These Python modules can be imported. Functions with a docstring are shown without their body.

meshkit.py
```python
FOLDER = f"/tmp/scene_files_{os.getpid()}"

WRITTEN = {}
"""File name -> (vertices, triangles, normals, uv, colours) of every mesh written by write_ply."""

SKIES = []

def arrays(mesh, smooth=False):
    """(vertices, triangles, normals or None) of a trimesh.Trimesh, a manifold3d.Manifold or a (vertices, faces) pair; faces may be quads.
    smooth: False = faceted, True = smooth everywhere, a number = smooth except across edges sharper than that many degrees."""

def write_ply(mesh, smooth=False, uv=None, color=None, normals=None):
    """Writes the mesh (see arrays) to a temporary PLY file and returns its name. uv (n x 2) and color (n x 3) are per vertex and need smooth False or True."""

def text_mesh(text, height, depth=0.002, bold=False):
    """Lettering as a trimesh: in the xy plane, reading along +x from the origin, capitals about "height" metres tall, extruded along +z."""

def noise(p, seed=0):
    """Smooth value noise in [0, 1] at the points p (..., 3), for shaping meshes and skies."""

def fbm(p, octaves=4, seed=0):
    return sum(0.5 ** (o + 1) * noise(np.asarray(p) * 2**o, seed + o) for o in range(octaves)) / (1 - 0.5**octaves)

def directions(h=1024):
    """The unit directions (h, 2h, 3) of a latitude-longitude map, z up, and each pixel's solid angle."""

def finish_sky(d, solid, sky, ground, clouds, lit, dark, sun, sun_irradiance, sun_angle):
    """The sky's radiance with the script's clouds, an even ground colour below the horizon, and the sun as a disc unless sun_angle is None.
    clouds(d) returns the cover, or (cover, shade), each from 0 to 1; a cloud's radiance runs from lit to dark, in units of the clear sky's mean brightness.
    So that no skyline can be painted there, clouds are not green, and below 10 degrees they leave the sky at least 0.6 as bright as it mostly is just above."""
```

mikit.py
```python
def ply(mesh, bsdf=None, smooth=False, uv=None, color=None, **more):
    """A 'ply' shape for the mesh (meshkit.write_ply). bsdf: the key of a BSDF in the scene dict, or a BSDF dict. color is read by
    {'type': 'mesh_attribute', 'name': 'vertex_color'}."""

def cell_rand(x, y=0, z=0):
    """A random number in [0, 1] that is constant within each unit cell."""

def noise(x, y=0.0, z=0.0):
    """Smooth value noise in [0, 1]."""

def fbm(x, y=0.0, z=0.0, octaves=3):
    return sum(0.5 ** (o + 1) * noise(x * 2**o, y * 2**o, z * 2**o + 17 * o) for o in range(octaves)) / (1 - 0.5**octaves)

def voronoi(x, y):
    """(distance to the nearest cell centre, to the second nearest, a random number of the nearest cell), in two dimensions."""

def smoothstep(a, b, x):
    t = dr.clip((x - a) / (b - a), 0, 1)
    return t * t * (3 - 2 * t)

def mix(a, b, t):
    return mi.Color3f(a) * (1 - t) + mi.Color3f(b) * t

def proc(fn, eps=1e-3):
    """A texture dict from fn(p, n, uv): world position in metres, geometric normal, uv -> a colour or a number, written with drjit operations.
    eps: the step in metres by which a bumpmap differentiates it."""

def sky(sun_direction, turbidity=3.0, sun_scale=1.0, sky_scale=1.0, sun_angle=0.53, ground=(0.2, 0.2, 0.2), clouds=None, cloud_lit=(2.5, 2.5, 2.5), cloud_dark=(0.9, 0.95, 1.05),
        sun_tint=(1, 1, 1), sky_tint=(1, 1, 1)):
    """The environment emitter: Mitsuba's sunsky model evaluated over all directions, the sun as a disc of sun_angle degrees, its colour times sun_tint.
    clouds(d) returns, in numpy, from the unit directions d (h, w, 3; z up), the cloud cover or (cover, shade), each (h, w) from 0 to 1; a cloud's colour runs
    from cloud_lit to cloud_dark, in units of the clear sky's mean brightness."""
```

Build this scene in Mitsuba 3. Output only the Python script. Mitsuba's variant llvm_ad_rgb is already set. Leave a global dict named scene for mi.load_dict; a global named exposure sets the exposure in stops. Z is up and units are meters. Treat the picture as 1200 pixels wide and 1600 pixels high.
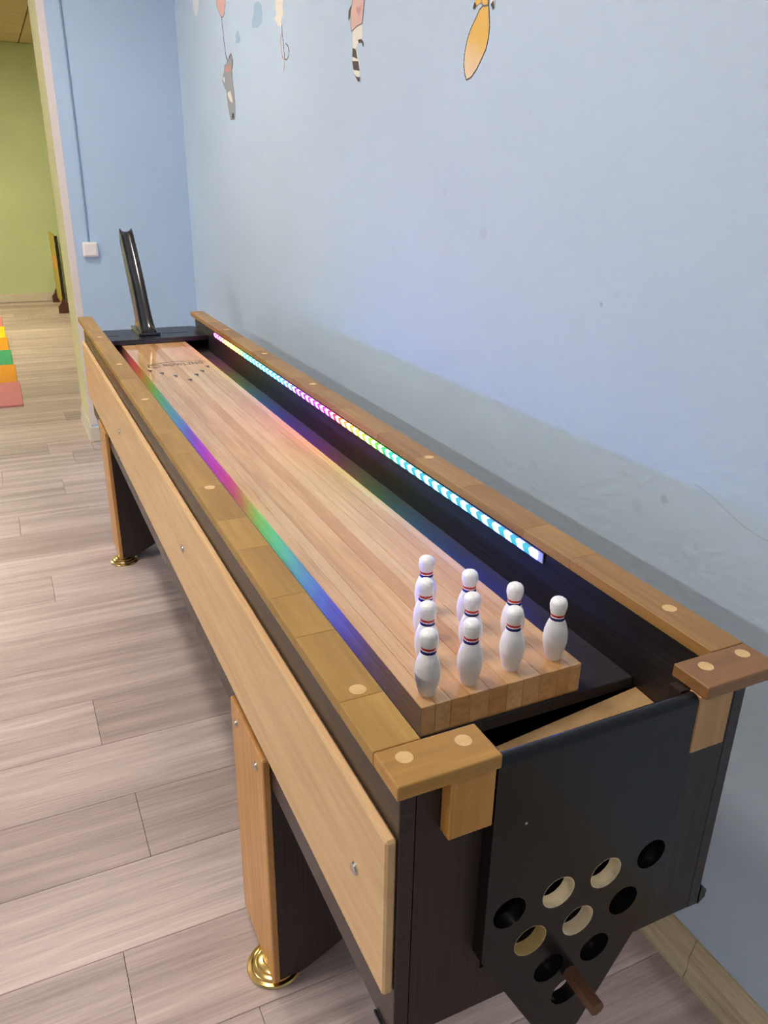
import math, random
import numpy as np, trimesh, mitsuba as mi, drjit as dr
import manifold3d as m3
from shapely.geometry import Polygon, Point, LineString
import mikit, meshkit
from mikit import proc, noise, fbm, cell_rand, smoothstep, mix
T = mi.ScalarTransform4f
random.seed(7); np.random.seed(7)
scene, labels = {'type': 'scene'}, {}

# ------------------------------------------------------------------ camera
def camera():
    f, pitch, yaw, roll = 1236.3453, 22.621, 25.4628, 0.9572
    p, y, r = math.radians(pitch), math.radians(yaw), math.radians(roll)
    fw = np.array([math.sin(y)*math.cos(p), math.cos(y)*math.cos(p), -math.sin(p)])
    rt = np.cross(fw, [0, 0, 1]); rt /= np.linalg.norm(rt); up = np.cross(rt, fw)
    up2 = -math.sin(r)*rt + math.cos(r)*up
    o = np.array([-0.2743, -0.529, 1.3689])
    return {'type': 'perspective', 'fov_axis': 'x', 'fov': 2*math.degrees(math.atan(600/f)), 'near_clip': 0.02,
            'to_world': T().look_at(origin=o.tolist(), target=(o+fw).tolist(), up=up2.tolist())}
scene['the_view'] = camera()
exposure = 1.1
LED_GAIN = 1.0
# ceiling lamps: (x, y, half width x, half width y, radiance rgb, sampling weight)
LAMPS = [(-0.42, 2.75, 0.10, 0.20, (44, 41.5, 38.5), 8.0),
         (-0.38, 0.70, 0.11, 0.30, (18.5, 17.5, 16.3), 8.0),
         (-3.00, 1.10, 0.07, 0.60, (70, 66.5, 62.5), 8.0),
         (-0.95, -1.50, 0.11, 0.30, (12, 11.5, 10.8), 5.0),
         (-1.10, 7.40, 0.30, 0.60, (18, 16.4, 11.4), 4.0)]

# ------------------------------------------------------------------ helpers
def numbered(key):
    if key not in scene and key not in labels: return key
    k = 1
    while f'{key}_{k:03d}' in scene or f'{key}_{k:03d}' in labels: k += 1
    return f'{key}_{k:03d}'
def thing(name, label, cat, group=None):
    key = numbered(name); labels[key] = {'label': label, 'category': cat}
    if group: labels[key]['group'] = group
    return key
def obj(name, mesh, bsdf, parent=None, smooth=False, label=None, cat=None, group=None, **more):
    key = numbered(parent + '__' + name if parent else name)
    scene[key] = mesh if isinstance(mesh, dict) else mikit.ply(mesh, bsdf, smooth=smooth, **more)
    d = {}
    if label: d['label'] = label
    if cat: d['category'] = cat
    if group: d['group'] = group
    if d: labels[key] = d
    return key
def struct(name, mesh, bsdf, label=None, **kw):
    key = obj(name, mesh, bsdf, None, **kw)
    labels[key] = {'kind': 'structure'}
    if label: labels[key]['label'] = label
    return key
def cbox(x0, x1, y0, y1, z0, z1, b=0.0):
    """box with chamfered edges"""
    b = min(b, .49*(x1-x0), .49*(y1-y0), .49*(z1-z0))
    if b <= 0:
        m = trimesh.creation.box((x1-x0, y1-y0, z1-z0)); m.apply_translation(((x0+x1)/2, (y0+y1)/2, (z0+z1)/2)); return m
    pts = []
    for sx in (0, 1):
        for sy in (0, 1):
            for sz in (0, 1):
                p = np.array([(x0, x1)[sx], (y0, y1)[sy], (z0, z1)[sz]], float)
                d = b*np.array([1-2*sx, 1-2*sy, 1-2*sz])
                for a in range(3):
                    q = p.copy()
                    for c in range(3):
                        if c != a: q[c] += d[c]
                    pts.append(q)
    return trimesh.convex.convex_hull(np.array(pts))
def rbox(x0, x1, y0, y1, z0, z1, r, n=3):
    """box with round edges: hull of eight small spheres"""
    s = trimesh.creation.icosphere(subdivisions=n-1, radius=r).vertices
    pts = [s + np.array([x, y, z]) for x in (x0+r, x1-r) for y in (y0+r, y1-r) for z in (z0+r, z1-r)]
    return trimesh.convex.convex_hull(np.vstack(pts))
def lathe(profile, x=0, y=0, z=0, n=40):
    m = trimesh.creation.revolve(np.array(profile, float), sections=n); m.apply_translation((x, y, z)); return m
def cyl(x, y, z, r, h, n=24, axis='z'):
    m = trimesh.creation.cylinder(radius=r, height=h, sections=n)
    if axis == 'x': m.apply_transform(trimesh.transformations.rotation_matrix(math.pi/2, (0, 1, 0)))
    if axis == 'y': m.apply_transform(trimesh.transformations.rotation_matrix(math.pi/2, (1, 0, 0)))
    m.apply_translation((x, y, z)); return m
def extr(poly, h):
    ps = getattr(poly, 'geoms', [poly])
    return trimesh.util.concatenate([trimesh.creation.extrude_polygon(g, h, engine='earcut') for g in ps if g.area > 0])
def remap(mesh, M, shift=(0, 0, 0)):
    """new xyz = M @ old + shift"""
    M4 = np.eye(4); M4[:3, :3] = M; M4[:3, 3] = shift
    mesh.apply_transform(M4)
    return mesh
def extr_y(poly_xz, y0, y1):           # polygon in (x, z), extruded along y
    return remap(extr(poly_xz, y1-y0), [[1, 0, 0], [0, 0, -1], [0, 1, 0]], (0, y1, 0))
def extr_x(poly_yz, x0, x1):           # polygon in (y, z), extruded along x
    return remap(extr(poly_yz, x1-x0), [[0, 0, 1], [1, 0, 0], [0, 1, 0]], (x0, 0, 0))
def to_man(mesh):
    mesh = mesh.copy(); mesh.merge_vertices()
    return m3.Manifold(m3.Mesh(np.asarray(mesh.vertices, np.float32), np.asarray(mesh.faces, np.uint32)))
def from_man(m):
    q = m.to_mesh(); return trimesh.Trimesh(q.vert_properties[:, :3], q.tri_verts, process=False)
def tube(points, r, n=10):
    p = np.asarray(points, float); t = np.gradient(p, axis=0); t /= np.linalg.norm(t, axis=1, keepdims=True)
    a = np.cross(t, [0.3, 0.9, 0.1]); a /= np.linalg.norm(a, axis=1, keepdims=True); b = np.cross(t, a)
    ang = np.arange(n)*2*math.pi/n
    v = (p[:, None] + r*(np.cos(ang)[None, :, None]*a[:, None] + np.sin(ang)[None, :, None]*b[:, None])).reshape(-1, 3)
    f = []
    for i in range(len(p)-1):
        for j in range(n):
            k = (j+1) % n
            f += [[i*n+j, i*n+k, (i+1)*n+k], [i*n+j, (i+1)*n+k, (i+1)*n+j]]
    for j in range(1, n-1):
        f += [[0, j+1, j], [(len(p)-1)*n, (len(p)-1)*n+j, (len(p)-1)*n+j+1]]
    m = trimesh.Trimesh(v, f, process=False); m.fix_normals(); return m

# ------------------------------------------------------------------ materials
def lin(r, g, b): return [((c/255+.055)/1.055)**2.4 if c > 10 else c/255/12.92 for c in (r, g, b)]
def rgb(*c): return {'type': 'rgb', 'value': lin(*c)}
def mat(name, color, rough=.5, spec=.5, **kw):
    scene[name] = {'type': 'twosided', 'b': {'type': 'principled', 'base_color': color if isinstance(color, dict) else rgb(*color), 'roughness': rough, 'specular': spec, **kw}}
    return name
def bumped(name, color, rough, fn, scale, spec=.5, eps=1e-3, **kw):
    scene[name] = {'type': 'twosided', 'b': {'type': 'bumpmap', 'arbitrary': proc(fn, eps), 'scale': scale,
        'bsdf': {'type': 'principled', 'base_color': color if isinstance(color, dict) else rgb(*color), 'roughness': rough, 'specular': spec, **kw}}}
    return name
def wood(a, b, axis, fine=1.0, seed=0.0, amount=1.0):
    """grain along an axis between the sRGB tones a (dark) and b (light)"""
    A, B = lin(*a), lin(*b)
    def fn(p, n, uv):
        l, u, v = {'x': (p.x, p.y, p.z), 'y': (p.y, p.x, p.z), 'z': (p.z, p.x, p.y)}[axis]
        w = fbm(l*5+seed, u*30+seed, v*30, 2)
        g = fbm(l*7+seed*3, (u+0.004*w)*190*fine, (v+.004*w)*190*fine+seed, 3)
        s = noise(l*70, u*1400*fine, v*1400*fine)
        t = dr.clip(.5 + amount*((w-.5)*.9 + (g-.5)*1.0 + (s-.5)*.28), 0, 1)
        return mix(A, B, t)
    return proc(fn)
def painted(c, amount=.06, seed=0.0):
    C = lin(*c)
    def fn(p, n, uv):
        t = 1 + amount*(fbm(p.x*1.7+seed, p.y*1.7, p.z*1.7, 3)-.5)*2 + .03*(noise(p.x*60, p.y*60, p.z*60)-.5)
        return mi.Color3f(C)*t
    return proc(fn)
def plaster(p, n, uv):
    return fbm(p.x*75+3, p.y*75, p.z*75, 3) + .35*noise(p.x*260, p.y*260, p.z*260)
def marks(p, n, uv):
    C = mi.Color3f(lin(189, 205, 219))
    t = 1 + .07*(fbm(p.x*2, p.y*2.1, p.z*2.3, 3)-.5)*2 + .02*(noise(p.x*70, p.y*70, p.z*70)-.5)
    d = mi.Float(0)
    for (y, z, r, s) in ((1.046, 1.268, .022, .10), (1.227, 1.35, .014, .07), (.63, 1.172, .006, .22), (.41, .872, .012, .18), (.47, .835, .02, .08), (1.5, 1.2, .012, .05), (2.1, 1.12, .012, .06), (.9, 1.5, .01, .04)):
        d = d + s*(1-smoothstep(.3, 1.0, dr.sqrt(dr.square(p.y-y)+dr.square(p.z-z))/r*(.7+.6*noise(p.y*180, p.z*180))))
    # a thin scratch
    sl = dr.abs(p.z-(.900+.10*(p.y-.25)+.012*dr.sin(p.y*22)))
    d = d + .16*(1-smoothstep(.0006, .0018, sl))*smoothstep(.19, .2, p.y)*(1-smoothstep(.34, .36, p.y))
    return C*t*(1-dr.clip(d, 0, .6))
bumped('paint_right', proc(marks), .62, plaster, .0011, spec=.35)
bumped('paint_blue', painted((182, 203, 227), .05), .6, plaster, .0010, spec=.35)
bumped('paint_green', painted((206, 219, 172), .08), .7, plaster, .0010, spec=.3)
mat('paint_reveal', painted((214, 210, 162), .05), .7, .3)
mat('paint_bead', painted((226, 214, 210), .03), .6, .3)
mat('paint_white', painted((225, 223, 218), .03), .8, .2)
mat('paint_ochre', painted((186, 172, 132), .04), .8, .2)
mat('paint_groove', (120, 108, 70), .9, .1)
def plank_tone(a, b, seed):
    A, B = lin(*a), lin(*b)
    def fn(p, n, uv):
        w = fbm(p.x*2.2+seed*5, p.y*9+seed, seed, 3)
        band = fbm(p.x*1.3+seed, (p.y+.03*w)*42+seed*9, 2.0, 3)
        g = noise(p.x*11+seed, (p.y+.012*w)*330, 1.0)
        s = noise(p.x*60, p.y*900, seed)
        q = dr.abs(dr.sin(((p.y+.05*w)*26+w*5+seed)*3.1))
        t = .54 + (w-.5)*.5 + (band-.5)*.75 + (g-.5)*.3 + (s-.5)*.16 - .10*(1-q)*smoothstep(.55, .75, w)
        return mix(A, B, dr.clip(t, 0, 1))
    return proc(fn)
PT = [((146, 126, 121), (206, 186, 179)), ((150, 130, 125), (212, 192, 185)), ((134, 115, 110), (190, 169, 162)), ((153, 133, 127), (214, 194, 187)), ((142, 122, 117), (200, 180, 173))]
for i, (a, b) in enumerate(PT): mat(f'plank_{i}', plank_tone(a, b, 1.7*i+.3), .42, .45)
mat('floor_joint', (92, 78, 70), .9, .1)
mat('skirting', wood((176, 152, 116), (228, 208, 172), 'y', .5, 2.0, .8), .45, .4)
mat('skirting_pale', painted((214, 204, 186), .05), .5, .4)
mat('cap_golden', wood((140, 96, 38), (192, 143, 68), 'x', .7, 9, .5), .34, .5, clearcoat=.5, clearcoat_gloss=.8)
mat('cap_brown', wood((112, 72, 36), (160, 112, 64), 'x', .7, 12, .5), .36, .5, clearcoat=.5, clearcoat_gloss=.8)
mat('brace_golden', wood((168, 112, 46), (208, 150, 78), 'z', .6, 5, .6), .38, .5, clearcoat=.3)
mat('brace_brown', wood((158, 112, 66), (204, 158, 104), 'z', .6, 8, .6), .4, .5, clearcoat=.3)
mat('plug_wood', wood((198, 156, 96), (228, 192, 136), 'x', 1, 3, .6), .4, .4)
mat('maple', wood((190, 151, 106), (216, 181, 134), 'y', .45, 6, .62), .40, .45)
mat('maple_edge', wood((206, 160, 110), (236, 196, 148), 'y', 1.4, 8, .7), .42, .4)
mat('leg_wood', wood((166, 112, 56), (200, 148, 86), 'z', .5, 2, .6), .36, .5, clearcoat=.3)
def wenge(axis):
    A, B = lin(27, 19, 18), lin(51, 38, 35)
    def fn(p, n, uv):
        l, u, v = (p.z, p.x, p.y) if axis == 'z' else (p.y, p.x, p.z)
        g = noise(l*9, u*420, v*420)*.6 + fbm(l*5, u*90, v*90, 2)*.4
        return mix(A, B, dr.clip(g, 0, 1))
    return proc(fn)
mat('wenge', wenge('z'), .38, .45)
mat('wenge_side', wenge('y'), .34, .5)
def blk(p, n, uv):
    return mi.Color3f(lin(36, 31, 32))*(.7+.6*noise(p.y*9, p.x*500, p.z*500))
mat('black_laminate', proc(blk), .42, .45)
def rough_bl(p, n, uv):
    return mi.Color3f(lin(52, 47, 47))*(.6+.8*noise(p.x*900, p.y*900, p.z*900))
bumped('gutter_mat', proc(rough_bl), .7, lambda p, n, uv: noise(p.x*700, p.y*700, p.z*700), .0006, spec=.3)
mat('black_satin', painted((9, 9, 12), .1), .24, .4)
mat('black_gloss', (12, 12, 13), .12, .6, clearcoat=1.0, clearcoat_gloss=.95)
mat('black_slot', (5, 5, 5), .8, .1)
mat('fibreboard', wood((178, 140, 92), (212, 174, 124), 'x', .8, 1, .5), .75, .2)
mat('cream_liner', painted((232, 214, 178), .08), .35, .5)
scene['brass'] = {'type': 'twosided', 'b': {'type': 'principled', 'base_color': rgb(222, 190, 118), 'metallic': 1.0, 'roughness': .17}}
scene['chrome'] = {'type': 'twosided', 'b': {'type': 'principled', 'base_color': rgb(205, 203, 200), 'metallic': 1.0, 'roughness': .22}}
mat('gold_liner', (222, 194, 132), .22, .7, metallic=.3)
mat('strip_dark', (46, 62, 70), .5, .4)
mat('dowel_wood', wood((74, 46, 32), (118, 80, 58), 'y', 1, 3, .8), .4, .4)
mat('pin_white', (246, 244, 242), .16, .5, clearcoat=.7, clearcoat_gloss=.95)
mat('pin_red', (196, 50, 58), .25, .5); mat('pin_blue', (44, 38, 96), .25, .5)
mat('ramp_black', (30, 30, 31), .22, .6, clearcoat=.8, clearcoat_gloss=.9)
mat('print_dark', (78, 54, 44), .35, .5)
mat('plastic_white', (236, 228, 224), .35, .5)
mat('conduit', (128, 156, 178), .5, .4)
mat('strip_base', (205, 210, 215), .5, .4)

def gloss(name, color, alpha=.03, ior=1.55):
    scene[name] = {'type': 'twosided', 'b': {'type': 'roughplastic', 'distribution': 'ggx', 'alpha': alpha, 'int_ior': ior, 'diffuse_reflectance': color if isinstance(color, dict) else rgb(*color)}}
    return name
LT = [((194, 138, 84), (236, 186, 128)), ((202, 148, 94), (240, 195, 140)), ((188, 130, 76), (230, 176, 117)), ((208, 156, 102), (245, 204, 150))]
for i, (a, b) in enumerate(LT): gloss(f'lane_{i}', wood(a, b, 'y', 1.0, 3.1*i+1, .75), .008, 1.9)
RT = [((158, 114, 48), (209, 163, 83)), ((160, 116, 49), (212, 166, 85)), ((154, 111, 47), (206, 160, 81)), ((163, 119, 51), (216, 170, 88))]
for i, (a, b) in enumerate(RT): gloss(f'rail_{i}', wood(a, b, 'y', .7, 2.3*i+4, .5), .16, 1.5)
RT = [((146, 102, 50), (198, 148, 84)), ((150, 105, 52), (202, 152, 87)), ((141, 98, 48), (193, 143, 80)), ((156, 112, 56), (208, 159, 92))]
for i, (a, b) in enumerate(RT): gloss(f'rail_brown_{i}', wood(a, b, 'y', .7, 2.3*i+7, .5), .16, 1.5)
gloss('black_plate', (24, 25, 28), .12, 1.55)

# ------------------------------------------------------------------ the room
ZC = 2.68; WX = .706; FY = 4.01; RY = 4.51; DX = .0710; GY = 9.92
XL, YN = -4.2, -3.0
floor = struct('floor', cbox(XL, 1.7, YN, GY+.1, -.06, -.0085), 'floor_joint', 'grey-brown wood-look laminate floor')
prng = random.Random(3)
JOINT = {-1: -.2515, 1: -.162, 2: -.72, 3: -.212, 0: -.86, 4: -.95, 5: -.48, 6: -1.1, 7: -.263, 8: -.7, 10: -.35, 12: -.14, 9: -1.2}
PLEN = 1.38
for k in range(-12, 44):
    y0 = .649+.2141*k; y1 = y0+.2141
    if y1 < -1.6: continue
    x = JOINT.get(k, prng.uniform(-1.3, 0))
    while x > -2.3: x -= PLEN
    while x < 1.55:
        a, b = max(x, -3.0), x+PLEN; x += PLEN
        yy1 = min(y1, GY-.02)
        xmax = 1.55 if y0 >= RY-.01 else (.69 if y1 <= FY else .69)
        b = min(b, xmax)
        if b-a < .05: continue
        if y1 > FY and y0 < RY-.01:
            if k == 15:
                if b > DX-.1: yy1 = FY-.012
            elif b > DX-.012: b = DX-.012
        if b-a < .05: continue
        if k == 15 and a < DX-.1 < b: 
            obj('plank', cbox(a+.0006, DX-.013, y0+.0006, y1-.0006, -.0085, 0, .0012), 'plank_1', floor)
            a = DX-.012
        tone = 2 if (k, round(a, 2)) in ((1, round(-.162-PLEN, 2)), (3, round(-.212, 2))) else prng.choice([0, 1, 3, 4, 0, 1, 3, 4, 2])
        obj('plank', cbox(a+.0004, b-.0004, y0+.0004, yy1-.0004, -.0085, 0, .0008), f'plank_{tone}', floor)
struct('ceiling', cbox(XL, WX+.1, YN, FY, ZC, ZC+.08), 'paint_white', 'white ceiling above the game room')
ceil2 = struct('ceiling_001', cbox(XL, 1.7, FY, GY+.1, ZC+.012, ZC+.09), 'paint_groove', 'tiled ceiling of the green room')
for i in range(-4, 3):
    for j in range(0, 10):
        x0 = .296+.6*i; yb = GY-.02-.6*j
        if x0+.6 > 1.55 or yb-.6 < RY+.02: continue
        obj('tile', cbox(x0+.006, x0+.594, yb-.594, yb-.006, ZC, ZC+.013, .004), 'paint_ochre', ceil2)
struct('wall_right', cbox(WX, WX+.1, YN, FY, 0, ZC), 'paint_right', 'pale blue plaster wall beside the bowling table')
wf = struct('wall_far', cbox(DX+.002, 1.7, FY, RY, 0, ZC), 'paint_blue', 'blue end wall behind the ball ramp')
obj('reveal', cbox(DX, DX+.002, FY, RY, 0, ZC), 'paint_reveal', wf, label='cream-green painted end of the wall')
struct('trim_1', cbox(DX-.0025, DX+.034, FY-.0025, FY+.004, .095, ZC), 'paint_bead', 'whitish corner bead at the end of the blue wall')
struct('wall_left', cbox(XL-.1, XL, YN, GY, 0, ZC), 'paint_right'); struct('wall_near', cbox(XL, WX, YN-.1, YN, 0, ZC), 'paint_right')
struct('wall_far_left', cbox(XL, -2.6, FY, RY, 0, ZC), 'paint_blue')
struct('wall_green', cbox(XL, 1.7, GY, GY+.1, 0, ZC), 'paint_green', 'light green wall at the back of the next room')
struct('wall_green_right', cbox(1.6, 1.7, RY, GY, 0, ZC), 'paint_green')
# skirting boards: a moulded section swept along y
def skirt_profile(h, t):
    return Polygon([(0, 0), (-t-.004, 0), (-t-.004, .010), (-t+.001, .022), (-t, h*.62), (-t+.004, h*.72), (-t+.008, h*.92), (-.004, h), (0, h)])
def skirt_y(y0, y1, x, h, t, side=-1):
    m = extr_y(skirt_profile(h, t), y0, y1)
    if side > 0: m = remap(m, [[-1, 0, 0], [0, 1, 0], [0, 0, 1]]); m.invert()
    m.apply_translation((x, 0, 0)); return m
sk = struct('baseboard_right', skirt_y(YN, .1575, WX, .094, .014), 'skirting', 'wood-look skirting board below the pale blue wall')
obj('length', skirt_y(.159, FY-.016, WX, .094, .014), 'skirting', sk)
obj('joint_cover', skirt_y(.1575, .159, WX, .0925, .0125), 'floor_joint', sk)
m = skirt_y(FY-.014, RY, 0, .09, .012); m.apply_translation((DX, 0, 0))
struct('baseboard_reveal', m, 'skirting_pale')
struct('baseboard_far', cbox(DX-.012, WX-.016, FY-.014, FY, 0, .085, .004), 'skirting_pale')
struct('baseboard_green', cbox(XL, 1.6, GY-.016, GY, 0, .10, .005), 'skirting_pale', 'cream skirting board below the green wall')
# ceiling lamps
for i, (x, y, hx, hy, L, w) in enumerate(LAMPS):
    t = thing('ceiling_light', ['ceiling light above the far end of the table', 'ceiling light above the near end of the table', 'ceiling light in the middle of the room', 'dim ceiling light behind the camera', 'ceiling light of the green room'][i], 'light')
    obj('housing', cbox(x-hx-.02, x+hx+.02, y-hy-.02, y+hy+.02, ZC-.045, ZC-.001, .006), 'plastic_white', t)
    q = trimesh.Trimesh([(x-hx, y-hy, ZC-.047), (x-hx, y+hy, ZC-.047), (x+hx, y+hy, ZC-.047), (x+hx, y-hy, ZC-.047)], [[0, 1, 2], [0, 2, 3]], process=False)
    key = obj('diffuser', q, 'plastic_white', t)
    scene[key]['emitter'] = {'type': 'area', 'radiance': {'type': 'rgb', 'value': list(L)}, 'sampling_weight': w}

# ------------------------------------------------------------------ the bowling table
H, RTK, W, L = .8618, .0169, .46, 2.8407
GX = .4400; ST = .0180; BZ = .468
table = thing('bowling_table', 'long tabletop bowling lane in dark wood with light panels and golden rails', 'game table')
def part(name, mesh, bsdf, parent=table, **kw): return obj(name, mesh, bsdf, parent, **kw)
# sides and ends of the box
part('side_board', cbox(0, ST, 0, L, BZ, H-RTK, .001), 'wenge_side')
part('side_board', cbox(W-ST, W, 0, L, BZ, H-RTK, .001), 'wenge_side')
sh = Polygon([(.0186, BZ+.001), (W-.0186, BZ+.001), (W-.0186, H-RTK-.001), (.352, H-RTK-.001), (.352, .53), (.11, .53), (.11, H-RTK-.001), (.0186, H-RTK-.001)])
part('front_board', extr_y(sh, .0006, .018), 'wenge')
part('bottom_board', cbox(ST+.001, W-ST-.001, .019, L-.02, BZ+.004, BZ+.018), 'wenge_side')
part('end_board', cbox(ST+.001, W-ST-.001, L-.02, L-.001, BZ+.002, .79), 'wenge')
# gutters: one dark textured bed under the lane
part('gutter_bed', cbox(ST+.0005, W-ST-.0005, .160, L-.021, .7225, .7396, .0012), 'gutter_mat')
for (a, b) in ((ST+.0003, ST+.0018), (W-ST-.0018, W-ST-.0003)):
    part('inner_lining', cbox(a, b, .022, L-.03, .7398, H-RTK-.0006), 'black_laminate')
# sloping fibreboard in the pit
v = np.array([(ST+.001, .020, .672), (W-ST-.001, .020, .722), (W-ST-.001, .152, .728), (ST+.001, .152, .676)])
v = np.vstack([v, v-[0, 0, .008]])
pit = trimesh.convex.convex_hull(v)
part('pit_board', pit, 'fibreboard', label='tan sloping board in the pit')
# lane of glued strips
LX = [.1098, .1300, .1518, .1792, .2072, .2339, .2583, .2851, .3125, .3320, .3502]
lane = table+'__lane'
scene[lane] = mikit.ply(cbox(.1105, .3495, .1648, 2.7060, .7397, .7415), 'lane_2')
tones = [1, 3, 0, 1, 2, 3, 1, 0, 2, 1]
for i in range(len(LX)-1):
    obj('strip', cbox(LX[i]+.00008, LX[i+1]-.00008, .1641, 2.7069, .7416, .7835, .0006), f'lane_{tones[i]}', lane)
LZ = .7835
def flat(poly, z=LZ+.0002, h=.0004):
    m = extr(poly, h); m.apply_translation((0, 0, z)); return m
for (x, y) in ((.1323, 2.1296), (.1619, 2.0778), (.1946, 2.0257), (.2264, 1.9561), (.2611, 2.0195), (.2912, 2.0682), (.3229, 2.1295)):
    obj('arrow', flat(Polygon([(x-.0075, y+.016), (x+.0075, y+.016), (x, y-.020)])), 'print_dark', lane, label='dark aiming arrow')
tx = meshkit.text_mesh('BOWLING', 1.0, .01)
tx.vertices[:, 0] -= tx.bounds[0][0]; tx.vertices[:, 0] *= .135/(tx.bounds[1][0]); tx.vertices[:, 1] *= .034; tx.vertices[:, 2] *= .04
tx.apply_translation((.188, 2.186, LZ+.0002))
obj('lettering', tx, 'print_dark', lane, label='dark printed lettering')
arc = LineString([(.138+.195*t, 2.222+.028*math.sin(math.pi*t)) for t in np.linspace(0, 1, 24)]).buffer(.0020)
loop = LineString([(.158+.020*math.cos(a), 2.195+.020*math.sin(a)) for a in np.linspace(.5, 5.6, 24)]).buffer(.0022)
obj('swoosh', flat(arc.union(loop)), 'print_dark', lane, label='dark printed swoosh')
# end shelf with two slots
sh = Polygon([(ST+.003, 2.605), (W-ST-.003, 2.605), (W-ST-.003, 2.845), (ST+.003, 2.845)])
sh = Polygon([(ST+.003, 2.605), (W-ST-.003, 2.605)] + [(W-ST-.038+.035*math.cos(a), 2.845-.035+.035*math.sin(a)) for a in np.linspace(0, math.pi/2, 8)] + [(ST+.038+.035*math.cos(a), 2.845-.035+.035*math.sin(a)) for a in np.linspace(math.pi/2, math.pi, 8)])
for (a, b) in ((.05, .115), (.285, .375)):
    sh = sh.difference(LineString([(a, 2.705), (b, 2.705)]).buffer(.0045))
m = extr(sh, .0172); m.apply_translation((0, 0, .7858))
part('end_shelf', m, 'black_plate', label='black slotted end shelf')
part('shelf_support', cbox(ST+.002, W-ST-.002, 2.712, L-.022, .7398, .7855), 'black_slot')
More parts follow.
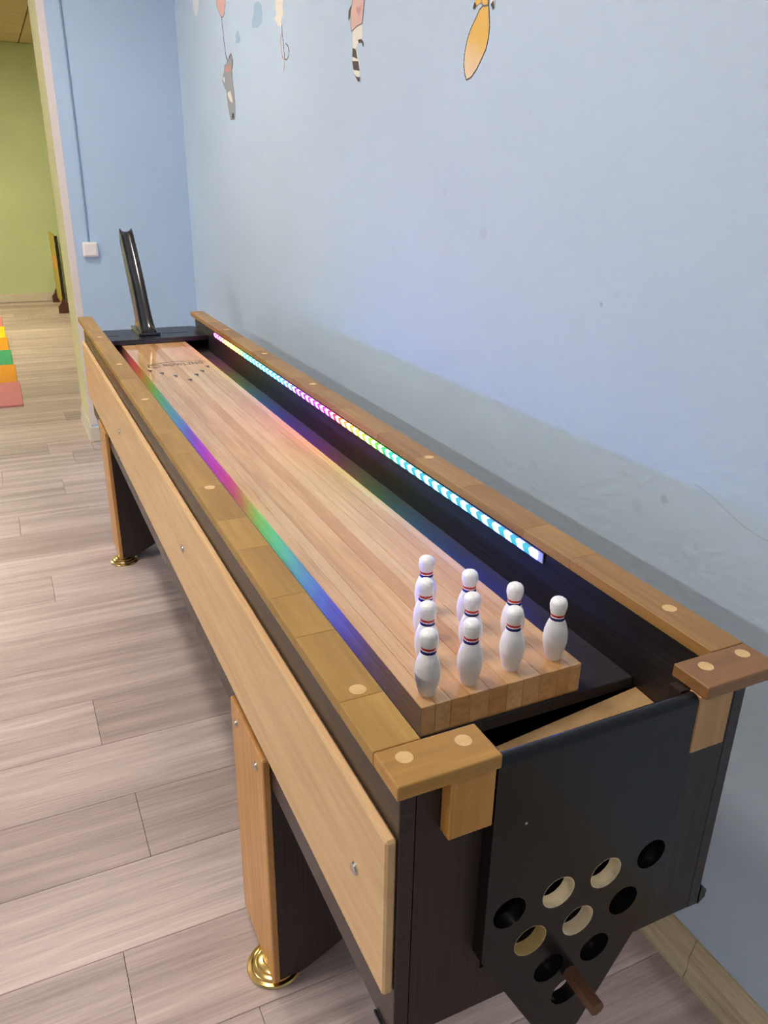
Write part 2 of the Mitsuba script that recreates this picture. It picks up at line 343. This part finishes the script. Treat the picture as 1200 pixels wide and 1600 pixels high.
# rails: finger-jointed blocks on top of the sides
rr = random.Random(11)
SPLIT = {0: [.0290, .115, .255, .36, .52, .64, .80, 1.0, 1.15, 1.36, 1.55, 1.70, 1.92, 2.1, 2.30, 2.5, 2.66, L], 1: [.0290, .30, .42, .62, .80, .98, 1.2, 1.38, 1.55, 1.80, 1.95, 2.2, 2.36, 2.55, L]}
for s, (a, b) in enumerate(((-.0161, .0356), (.4248, .4762))):
    rail = table + ('__rail' if s == 0 else '__rail_001')
    scene[rail] = mikit.ply(cbox(a+.004, b-.004, .0300, L-.001, H-RTK, H-RTK+.003), 'rail_0')
    last = -1
    for y0, y1 in zip(SPLIT[s][:-1], SPLIT[s][1:]):
        c = rr.choice([i for i in range(4) if i != last]); last = c
        end = min(y0, 1) < .03
        obj('block', cbox(a, b, y0, y1, H-RTK+.0002, H, .0007) if y1 == L else
            cbox(a, b, y0, y1, H-RTK+.0002, H, .0007), f'rail_{c}' if s == 0 else f'rail_brown_{c}', rail)
    px = .0108 if s == 0 else .4535
    for y in (.1285, .7935, 1.4605, 1.9, 2.37):
        obj('plug', cyl(px, y, H-.004, .0095, .0088), 'plug_wood', rail, label='pale wooden plug')
# end caps with plugs, braces under them
for s, (a, b, wd, br, bx) in enumerate(((-.0162, .0972, 'cap_golden', 'brace_golden', (.0455, .0970)), (.3645, .4770, 'cap_brown', 'brace_brown', (.3640, .4160)))):
    cap = part('end_cap', rbox(a, b, -.0255, .0286, H-RTK, H, .0022), wd, smooth=30, label=('golden' if s == 0 else 'brown')+' wooden corner cap')
    for (x, y) in (((.0082, .0100), (.0725, .0085)), ((.3941, .0085), (.4547, .0111)))[s]:
        obj('plug', cyl(x, y, H-.004, .0088, .0086), 'plug_wood', cap, label='pale wooden plug')
    part('brace', cbox(bx[0], bx[1], -.018, -.0002, .7665, H-RTK-.0002, .0012), br, label='golden wooden block below the corner cap')
# front panel with ten holes
pol = Polygon([(.0985, .80), (.0985, .566), (.2035, .374), (.2065, .3715), (.2535, .3715), (.2565, .374), (.3615, .566), (.3615, .80), (.3615, .847), (.0985, .847)])
HOLES = [(.1305, .628), (.1965, .6285), (.2640, .628), (.3325, .628), (.1640, .5685), (.2315, .5675), (.2995, .5675), (.1968, .506), (.2645, .5065), (.2285, .449)]
for (x, z) in HOLES: pol = pol.difference(Point(x, z).buffer(.0222, quad_segs=10))
pm = to_man(extr_y(pol, -.0182, -.0004))
prof = Polygon([(-.0182, .3), (-.0182, .838)] + [(-.0093-.0089*math.cos(t), .838+.0089*math.sin(t)) for t in np.linspace(0.1, math.pi-.1, 9)] + [(-.0004, .838), (-.0004, .3)])
pm = pm ^ to_man(extr_x(prof, .05, .41))
panel = part('front_panel', from_man(pm), 'black_satin', smooth=25, label='black panel with ten round holes')
for i, (x, z) in enumerate(HOLES):
    ring = Point(x, z).buffer(.0221, quad_segs=10).difference(Point(x, z).buffer(.0214, quad_segs=10))
    kind = {1: 'cream_liner', 2: 'cream_liner', 5: 'cream_liner', 4: 'gold_liner'}.get(i, 'black_gloss')
    obj('hole_ring', extr_y(ring, -.0180, -.0006), kind, panel, smooth=40, label={'cream_liner': 'cream hole edge', 'gold_liner': 'shiny golden hole edge', 'black_gloss': 'glossy black hole edge'}[kind])
dw = cyl(.23, -.044, .4822, .0098, .054, 8, 'y')
obj('dowel', dw, 'dowel_wood', panel, label='brown octagonal wooden peg')
obj('screw', lathe([(0, 0), (.0016, 0), (.0013, .0007), (0, .001)], n=10).apply_transform(trimesh.transformations.rotation_matrix(math.pi/2, (1, 0, 0))).apply_translation((.1395, -.0183, .753)), 'chrome', panel)
# small corner brackets below the box
part('corner_bracket', trimesh.convex.convex_hull(np.array([(W+.0003, y, z) for y in (-.001, .03) for z in (.468, .503)] + [(W+.014, y, z) for y in (.001, .026) for z in (.474, .486)])), 'black_satin')
part('corner_bracket', cbox(-.004, -.0003, -.001, .045, .4655, .4705, .001), 'black_satin')
# long light side panel with bolts
sp = part('side_panel', cbox(-.0130, -.0003, .0026, 2.8380, .5497, .7687, .0026), 'maple', label='light maple side panel')
obj('edge_band', cbox(-.0108, -.0022, .0050, 2.8350, .7660, .7690, .0008), 'maple_edge', sp)
def bolt(y, z, parent, x=-.0130):
    m = lathe([(0, 0), (.0078, 0), (.0078, .0012), (.0066, .0030), (.0036, .0043), (0, .0046)], n=20)
    m.apply_transform(trimesh.transformations.rotation_matrix(-math.pi/2, (0, 1, 0))); m.apply_translation((x, y, z))
    obj('bolt', m, 'chrome', parent, smooth=30, label='chrome bolt head')
for y in (.079, .984, 1.882, 2.785): bolt(y, .663, sp)
# legs: a golden side plate, a dark board with an arched foot, brass domes
DOME = [(0, 0), (.050, 0), (.052, .003), (.050, .006), (.044, .0075), (.043, .0105), (.040, .0125), (.034, .0138), (.033, .0168), (.029, .0185), (.022, .0195), (.021, .024), (0, .024)]
for y0, y1 in ((.45, .642), (2.358, 2.549)):
    leg = part('leg', extr_y(Polygon([(.0006, .022), (.036, .022), (.058, .030), (.120, .063), (.16, .085), (.30, .085), (.34, .063), (.402, .030), (.424, .022), (W-.0006, .022), (W-.0006, BZ-.0006), (.0006, BZ-.0006)]), y0+.003, y1-.003), 'wenge', label='dark leg board')
    for x0 in (-.0135, W+.0003):
        pl = obj('leg_plate', cbox(x0, x0+.0132, y0, y1, .0185, .524, .0022), 'leg_wood', leg, label='golden wooden leg plate')
    ym = (y0+y1)/2
    for x in (.004, W-.004):
        obj('foot', lathe(DOME, x, .503 if y0 < 1 else 2.385, 0, 40), 'brass', leg, smooth=35, label='ribbed brass foot')
    for yy in (y0+.036, y1-.036): bolt(yy, .489, leg, -.0136)
# LED strips
HUE = [(.36, 242), (.6, 230), (.75, 205), (.9, 150), (1.02, 95), (1.12, 45), (1.22, 5), (1.32, -45), (1.45, -85), (1.6, -112), (1.75, -135), (1.9, -175), (2.05, -225), (2.18, -285), (2.3, -335), (2.4, -375), (2.5, -405)]
HUEL = [(.15, 246), (.30, 243), (.54, 236), (.66, 215), (.75, 180), (.85, 130), (.93, 70), (.98, 0), (1.02, -60), (1.12, -98), (1.28, -108), (1.42, -118), (1.55, -130), (1.72, -140), (1.85, -165), (1.98, -240), (2.12, -290), (2.22, -350), (2.4, -390), (2.6, -392)]
def led_rgb(y, tab=HUE):
    h = float(np.interp(y, [a for a, _ in tab], [b for _, b in tab])) % 360 / 60
    return np.array([min(1, max(0, abs(h-3)-1)), min(1, max(0, 2-abs(h-2))), min(1, max(0, 2-abs(h-4)))])
def wedge(x0, d, y0, y1):
    return trimesh.convex.convex_hull(np.array([(x0+d*q, y, z) for y in (y0, y1) for (q, z) in ((.0021, .8175), (.0030, .8172), (.0078, .8290), (.0072, .8325), (.0021, .8325))]))
NL = 58; Y0, Y1 = .382, 2.4800
pitch = (Y1-Y0)/NL
for s in (1, 0):
    key = table + ('__led_strip' if s else '__led_strip_001')
    x0 = GX-.0022 if s else ST+.0020
    d = -1 if s else 1
    a, b = sorted((x0, x0+d*.002))
    scene[key] = mikit.ply(cbox(a, b, Y0-.004, Y1, .8165 if s else .778, .8335 if s else .794), 'strip_base'); labels[key] = {'label': 'rainbow light strip below the rail'}
    n = NL if s else 30
    pt = (Y1-Y0)/n
    for i in range(n):
        yc = Y0+(i+.5)*pt
        c = led_rgb(yc, HUE if s else HUEL)
        lum = .30*c[0]+.6*c[1]+.25*c[2]
        pw = 1.0/(.55+.6*lum)
        e, f = sorted((x0+d*.0021, x0+d*.0075))
        k = obj('diode', wedge(x0, d, yc-.26*pt, yc+.26*pt) if s else cbox(e, f, yc-.48*pt, yc+.48*pt, .7800, .7920), 'strip_base', key)
        rad = (np.array([.6, .65, .7]) + 15.0*c*pw*np.array([1, .9, 1.7])) if s else 14.5*c*pw*float(np.interp(yc, [.15, .3, .54, .66, .75, .85, .98, 1.02, 1.12, 1.28, 1.55, 1.8, 1.95, 2.2, 2.4], [.4, .7, 1.3, .85, .7, .6, .25, .35, .6, 1.3, 1.2, .7, .4, .3, .3])) + .05
        scene[k]['emitter'] = {'type': 'area', 'radiance': {'type': 'rgb', 'value': [float(q) for q in LED_GAIN*rad]}, 'sampling_weight': .35 if s else .6}
        if s:
            k = obj('diffuser', wedge(x0, d, yc+.262*pt, yc+.738*pt-.0003 if i < n-1 else yc+.5*pt), 'strip_dark', key)
            cc = c.copy()
            if cc[2] > .9 and cc[0] < .3: cc = np.array([.03, .56, .74])     # phosphor cover looks cyan beside blue diodes
            rad = .02+.46*cc
            scene[k]['emitter'] = {'type': 'area', 'radiance': {'type': 'rgb', 'value': [float(q) for q in rad]}, 'sampling_weight': .05}

# ------------------------------------------------------------------ ball ramp
ramp = thing('ball_ramp', 'black glossy ball ramp leaning back on the end shelf of the table', 'ball ramp')
SZ = .8031
RX = .2255
foot = [(RX-.041, 2.662), (RX+.041, 2.662), (RX+.041, 2.855), (RX-.041, 2.855)]
obj('base', cbox(RX-.0415, RX+.0415, 2.664, 2.862, SZ+.0002, SZ+.012, .003), 'ramp_black', ramp)
def bez(p, t):
    p = np.array(p, float); return ((1-t)**3)[:, None]*p[0]+(3*(1-t)**2*t)[:, None]*p[1]+(3*(1-t)*t*t)[:, None]*p[2]+(t**3)[:, None]*p[3]
path = np.vstack([bez([(2.672, SZ+.019), (2.712, SZ+.026), (2.742, SZ+.072), (2.770, SZ+.112)], np.linspace(0, 1, 12))[:-1],
                  bez([(2.770, SZ+.112), (2.85, SZ+.226), (2.93, SZ+.30), (2.985, SZ+.352)], np.linspace(0, 1, 12))[:-1],
                  bez([(2.985, SZ+.352), (3.0, SZ+.3665), (3.010, SZ+.372), (3.022, SZ+.376)], np.linspace(0, 1, 5))])
def ramp_mesh():
    n = len(path); tan = np.gradient(path, axis=0); tan /= np.linalg.norm(tan, axis=1, keepdims=True)
    nor = np.stack([-tan[:, 1], tan[:, 0]], 1)        # up-left normal in (y, z): faces the lane
    th = np.linspace(math.pi, 2*math.pi, 13)
    V = []; m = None
    for i in range(n):
        t = i/(n-1); w = .0285-.0035*min(1, t*2.2); dep = .050+.040*math.sin(math.pi*min(1, t*1.02)); dep = max(dep, .062 if t > .5 else .03)
        if t < .12: dep = .014+.3*t
        g = w-.0045
        sec = [(-w, -dep), (-w, -.003), (-w+.003, 0.0), (-g, 0)] + [(g*math.cos(a), .72*g*math.sin(a)*(.75 if t < .1 else 1)) for a in th[1:-1]] + [(g, 0), (w-.003, 0.0), (w, -.003), (w, -dep)]
        if dep < .72*g+.004: sec = [(u, max(v, -dep+.003) if -w+.001 < u < w-.001 else v) for u, v in sec]
        m = len(sec)
        for u, vv in sec:
            q = path[i]+nor[i]*vv
            V.append((RX+u, q[0], max(q[1], SZ+.0122)))
    F = []
    for i in range(n-1):
        for j in range(m):
            k = (j+1) % m
            F += [[i*m+j, (i+1)*m+j, (i+1)*m+k], [i*m+j, (i+1)*m+k, i*m+k]]
    tri = trimesh.creation.triangulate_polygon(Polygon([(u, v-1e-6*j) for j, (u, v) in enumerate(sec)]), engine='earcut')
    order = []
    sp = np.array(sec)
    for q in tri[0]: order.append(int(np.argmin(((sp-q)**2).sum(1))))
    for f in tri[1]:
        f = [order[q] for q in f]
        F.append([(n-1)*m+q for q in f]); F.append([q for q in f[::-1]])
    mm = trimesh.Trimesh(V, F, process=False); mm.fix_normals(); return mm
obj('trough', ramp_mesh(), 'ramp_black', ramp, smooth=35)
obj('side_cheek', extr_x(Polygon([(2.69, SZ+.0122), (2.865, SZ+.0122), (2.83, SZ+.05), (2.80, SZ+.09), (2.775, SZ+.07), (2.735, SZ+.026)]), RX-.024, RX+.024), 'ramp_black', ramp)

# ------------------------------------------------------------------ ten pins
PR = [(0, 0), (.0098, 0), (.0103, .0012), (.0125, .0095), (.0150, .0200), (.0163, .0300), (.0158, .0395), (.0138, .0490), (.0110, .0565), (.0093, .0615), (.0090, .0650), (.0097, .0695), (.0110, .0745), (.0116, .0795), (.0111, .0845), (.0090, .0885), (.0055, .0906), (0, .0912)]
def spline(pr, n=4):
    from scipy.interpolate import PchipInterpolator
    pr = np.array(pr); s = np.r_[0, np.cumsum(np.linalg.norm(np.diff(pr, axis=0), axis=1))]
    q = np.unique(np.r_[s, np.linspace(0, s[-1], 60)])
    return np.c_[np.maximum(0, PchipInterpolator(s, pr[:, 0])(q)), PchipInterpolator(s, pr[:, 1])(q)]
SP = spline(PR)
def radius(z):
    k = np.argsort(SP[2:, 1]); return float(np.interp(z, SP[2:, 1][k], SP[2:, 0][k]))
body_ply = mikit.ply(lathe(SP, n=48), 'pin_white', smooth=40)
def ring(z0, z1):
    zz = np.linspace(z0, z1, 5)
    pr = [(radius(z0)-.0004, z0)] + [(radius(z)+.00018, z) for z in zz] + [(radius(z1)-.0004, z1)]
    pr.append(pr[0])
    m = trimesh.creation.revolve(np.array(pr), sections=48); m.fix_normals(); return m
red_ply = mikit.ply(ring(.0652, .0686), 'pin_red', smooth=40)
blue_ply = mikit.ply(ring(.0602, .0636), 'pin_blue', smooth=40)
PINS = [(.1305, .1892, 'white bowling pin at the left corner of the front row of four'), (.1903, .1885, 'white bowling pin second from left in the front row of four'),
        (.2565, .1935, 'white bowling pin third from left in the front row of four'), (.3236, .1916, 'white bowling pin at the right corner of the front row, by the dark gutter'),
        (.1610, .2490, 'white bowling pin at the left of the second row of three'), (.2262, .2470, 'white bowling pin in the middle of the second row of three'), (.2936, .2480, 'white bowling pin at the right of the second row of three'),
        (.1885, .3065, 'left white bowling pin of the row of two'), (.2573, .3055, 'right white bowling pin of the row of two'), (.2228, .3690, 'single white bowling pin at the back point of the triangle')]
for (x, y, lab) in PINS:
    t = thing('bowling_pin', lab, 'bowling pin', 'bowling pins set up in a triangle on the lane')
    M = T().translate([x, y, LZ+.0001])
    for nm, d, lb in (('body', body_ply, None), ('stripe', red_ply, 'red neck stripe'), ('stripe', blue_ply, 'dark blue neck stripe')):
        obj(nm, {**d, 'to_world': M}, None, t, label=lb)

# ------------------------------------------------------------------ switch box and cable on the blue wall
sw = thing('switch_box', 'white square surface switch box on the blue wall above the table', 'switch')
obj('box', rbox(.139, .2145, FY-.030, FY-.0015, .989, 1.062, .009), 'plastic_white', sw, smooth=30)
obj('cover', rbox(.147, .206, FY-.034, FY-.028, .997, 1.054, .0028), 'plastic_white', sw, smooth=30)
obj('wall_cable', tube([(.1745+.004*t+.003*math.sin(5*t), FY-.0055, 1.064+(ZC-.002-1.064)*t) for t in np.linspace(0, 1, 20)], .0045), 'conduit', None, smooth=40,
    label='thin painted cable running up the blue wall from the switch box', cat='cable')

# ------------------------------------------------------------------ printed stickers on the right wall (flat, 0.6 mm)
for nm, c in dict(st_pink=(220, 178, 166), st_grey=(160, 160, 160), st_dark=(74, 68, 66), st_line=(120, 112, 112), st_cream=(232, 224, 208), st_cloud=(164, 188, 206), st_white=(222, 226, 228), st_rose=(200, 150, 142), st_string=(110, 118, 128)).items():
    mat(nm, c, .5, .3)
def foxy(p, n, uv):
    t = smoothstep(1.58, 1.66, p.z+.5*(1.12-p.y)+.02*(noise(p.y*60, p.z*60)-.5))
    return mix(lin(236, 208, 170), lin(232, 184, 92), t)
mat('st_fox', proc(foxy), .5, .3)
STK = .0006
def decal(name, pts, bsdf, parent, lift=0.0, label=None, outline=None, hole=False):
    p = Polygon(pts)
    if not p.is_valid: p = p.buffer(0)
    p = p.buffer(.0035).buffer(-.0035)
    if outline:
        o = p.buffer(.0028).difference(p)
        obj('outline', extr_x(o, WX-STK-lift, WX-lift-.00005), outline, parent)
    return obj(name, extr_x(p, WX-STK-lift, WX-lift-.00005), bsdf, parent, label=label)
def line(name, pts, w, bsdf, parent, lift=0.0):
    return obj(name, extr_x(LineString(pts).buffer(w), WX-STK-lift, WX-lift-.00005), bsdf, parent)
t = thing('wall_sticker', 'wall sticker of a small grey animal hanging from a pink balloon on a string', 'wall sticker')
decal('balloon', [(3.215, 2.20), (3.207, 2.061), (3.208, 2.034), (3.188, 2.011), (3.144, 1.98), (3.115, 1.976), (3.09, 1.992), (3.075, 2.014), (3.074, 2.039), (3.06, 2.20), (3.09, 2.25), (3.19, 2.25)], 'st_pink', t, outline='st_line')
line('string', [(3.14, 1.977), (3.135, 1.936), (3.128, 1.901), (3.116, 1.866), (3.108, 1.835), (3.082, 1.816)], .0035, 'st_string', t)
decal('animal', [(3.083, 1.814), (3.06, 1.823), (3.041, 1.823), (3.024, 1.812), (3.018, 1.791), (3.028, 1.772), (3.028, 1.749), (3.024, 1.723), (3.011, 1.692), (3.006, 1.648), (3.021, 1.6), (3.086, 1.602), (3.107, 1.643), (3.122, 1.692), (3.126, 1.716), (3.154, 1.73), (3.18, 1.751), (3.171, 1.769), (3.142, 1.78), (3.137, 1.801), (3.105, 1.805)], 'st_grey', t, outline='st_line')
decal('face', [(3.132, 1.78), (3.117, 1.799), (3.075, 1.804), (3.038, 1.791), (3.047, 1.774)], 'st_rose', t, .0007)
decal('arm', [(3.109, 1.702), (3.067, 1.706), (3.043, 1.681), (3.037, 1.662), (3.066, 1.666), (3.102, 1.685)], 'st_cream', t, .0007)
decal('ear', [(3.17, 1.755), (3.158, 1.765), (3.142, 1.758), (3.15, 1.742)], 'st_white', t, .0007)
line('loop', [(3.06, 1.823), (3.03, 1.835), (3.012, 1.82), (3.01, 1.80), (3.02, 1.785)], .004, 'st_line', t, .0007)
decal('leg', [(3.03, 1.62), (3.055, 1.624), (3.06, 1.604), (3.03, 1.603)], 'st_dark', t, .0007)
t = thing('wall_sticker', 'small white cloud wall sticker near the wall corner', 'wall sticker')
decal('cloud', [(3.619, 2.127), (3.626, 2.089), (3.609, 2.062), (3.584, 2.041), (3.544, 2.047), (3.517, 2.072), (3.5, 2.108), (3.51, 2.15), (3.60, 2.16)], 'st_white', t)
t = thing('wall_sticker', 'larger blue-grey cloud wall sticker right of the pink balloon', 'wall sticker')
decal('cloud', [(2.687, 1.95), (2.647, 1.955), (2.603, 1.94), (2.595, 1.916), (2.604, 1.883), (2.652, 1.875), (2.723, 1.883), (2.718, 1.91), (2.691, 1.926)], 'st_cloud', t)
t = thing('wall_sticker', 'tiny blue-grey cloud wall sticker just right of the balloon string', 'wall sticker')
decal('cloud', [(2.939, 1.895), (2.91, 1.9), (2.887, 1.879), (2.881, 1.866), (2.91, 1.857), (2.95, 1.864)], 'st_cloud', t)
t = thing('wall_sticker', 'cream feathery wall sticker with a looped cord below it', 'wall sticker')
decal('feather', [(2.437, 1.937), (2.447, 1.909), (2.436, 1.885), (2.458, 1.874), (2.432, 1.859), (2.426, 1.847), (2.406, 1.848), (2.393, 1.84), (2.379, 1.848), (2.384, 1.863), (2.363, 1.871), (2.367, 1.897), (2.357, 1.924), (2.36, 2.0), (2.44, 2.0)], 'st_cream', t)
line('cord', [(2.386, 1.86), (2.380, 1.83), (2.376, 1.807), (2.367, 1.769), (2.363, 1.746), (2.343, 1.74), (2.322, 1.749), (2.315, 1.763), (2.326, 1.779), (2.345, 1.788)], .0022, 'st_line', t)
line('cord', [(2.38, 1.833), (2.4, 1.806), (2.393, 1.779), (2.388, 1.756), (2.369, 1.744), (2.367, 1.731), (2.376, 1.713)], .0022, 'st_rose', t)
t = thing('wall_sticker', 'wall sticker of an animal in a pink dress with a black striped tail', 'wall sticker')
decal('arm', [(1.79, 1.812), (1.808, 1.8), (1.81, 1.782), (1.803, 1.778), (1.794, 1.792), (1.787, 1.803)], 'st_dark', t)
decal('leg', [(1.776, 1.752), (1.75, 1.758), (1.715, 1.758), (1.711, 1.738), (1.715, 1.721), (1.741, 1.718), (1.749, 1.71), (1.758, 1.707), (1.776, 1.713), (1.781, 1.735)], 'st_cream', t)
decal('tail', [(1.776, 1.716), (1.758, 1.714), (1.749, 1.695), (1.736, 1.669), (1.727, 1.638), (1.727, 1.625), (1.736, 1.622), (1.758, 1.634), (1.772, 1.651), (1.781, 1.678), (1.781, 1.702)], 'st_cream', t)
decal('dress', [(1.772, 1.86), (1.781, 1.81), (1.79, 1.797), (1.79, 1.77), (1.785, 1.751), (1.776, 1.753), (1.75, 1.758), (1.715, 1.76), (1.709, 1.782), (1.703, 1.804), (1.699, 1.86)], 'st_pink', t, .0007, outline='st_line')
for q in ([(1.778, 1.709), (1.758, 1.704), (1.745, 1.679), (1.781, 1.689)], [(1.781, 1.678), (1.74, 1.673), (1.731, 1.649), (1.772, 1.656)], [(1.767, 1.644), (1.749, 1.636), (1.727, 1.634), (1.727, 1.624), (1.738, 1.623)]):
    decal('tail_stripe', q, 'st_dark', t, .0007)
decal('paw', [(1.741, 1.724), (1.719, 1.723), (1.706, 1.714), (1.704, 1.703), (1.71, 1.706), (1.715, 1.714), (1.736, 1.716)], 'st_dark', t, .0007)
decal('heart', [(1.75, 1.803), (1.737, 1.796), (1.726, 1.801), (1.724, 1.792), (1.737, 1.779), (1.75, 1.794)], 'st_rose', t, .0014)
t = thing('wall_sticker', 'wall sticker of a fox with a large golden tail, rightmost on the wall', 'wall sticker')
decal('tail', [(1.094, 1.705), (1.11, 1.699), (1.124, 1.685), (1.14, 1.671), (1.154, 1.652), (1.162, 1.629), (1.164, 1.607), (1.158, 1.588), (1.15, 1.577), (1.133, 1.58), (1.113, 1.592), (1.095, 1.609), (1.079, 1.626), (1.072, 1.644), (1.07, 1.664), (1.075, 1.689), (1.079, 1.705)], 'st_fox', t, outline='st_dark')
decal('leg', [(1.129, 1.75), (1.13, 1.713), (1.135, 1.706), (1.13, 1.704), (1.122, 1.708), (1.102, 1.713), (1.101, 1.75)], 'st_fox', t, .0007)
decal('body', [(1.101, 1.77), (1.102, 1.711), (1.094, 1.705), (1.079, 1.704), (1.076, 1.77)], 'st_fox', t, .0014, outline='st_line')
decal('leg', [(1.076, 1.75), (1.069, 1.701), (1.056, 1.692), (1.054, 1.695), (1.053, 1.708), (1.054, 1.75)], 'st_cream', t, .0007)
for q in ([(1.130, 1.716), (1.136, 1.706), (1.131, 1.703), (1.123, 1.709)], [(1.066, 1.702), (1.056, 1.691), (1.0535, 1.696), (1.057, 1.707)]): decal('paw', q, 'st_dark', t, .0021)

# ------------------------------------------------------------------ the green room
mt = thing('play_mat', 'play mat of coloured foam tiles on the floor of the green room', 'mat')
for nm, c in dict(foam_pink=(206, 128, 130), foam_orange=(216, 146, 40), foam_green=(64, 158, 108), foam_yellow=(226, 200, 40)).items():
    bumped(nm, painted(c, .05), .75, lambda p, n, uv: noise(p.x*90, p.y*90, 1), .0012, spec=.25)
YS = [4.955, 5.63, 6.26, 6.88, 7.50, 8.14, 8.78]
CS = ['foam_pink', 'foam_orange', 'foam_green', 'foam_orange', 'foam_yellow', 'foam_pink']
for c in range(2):
    for i in range(6):
        sx = -.0171*(YS[i]-4.96)
        xr = -.250+sx-.645*c
        obj('tile', cbox(xr-.643, xr, YS[i]+.001, YS[i+1]-.001, 0.0002, .012, .002), CS[(i+3*c) % 6], mt)
bar = thing('standing_panel', 'yellow standing panel with black edge on brown feet in the green room', 'panel')
mat('panel_yellow', painted((178, 160, 46), .06), .4, .4); mat('panel_orange', (214, 152, 46), .4, .4); mat('panel_black', (32, 30, 30), .4, .4); mat('foot_brown', (84, 52, 40), .5, .4)
obj('board', cbox(.322, .346, 8.92, 9.80, .06, .79, .003), 'panel_yellow', bar)
obj('stripe', cbox(.3205, .3218, 8.98, 9.74, .42, .56), 'panel_orange', bar)
obj('edge', cbox(.319, .349, 8.900, 8.919, .05, .795, .003), 'panel_black', bar)
for y in (8.90, 9.80):
    p = Polygon([(.268, 0), (.400, 0), (.400, .05), (.37, .10), (.352, .15), (.314, .15), (.295, .10), (.268, .07)])
    obj('foot', extr_y(p, y-.02, y+.02) if y > 9 else extr_y(p, y-.022, y-.0005), 'foot_brown', bar)
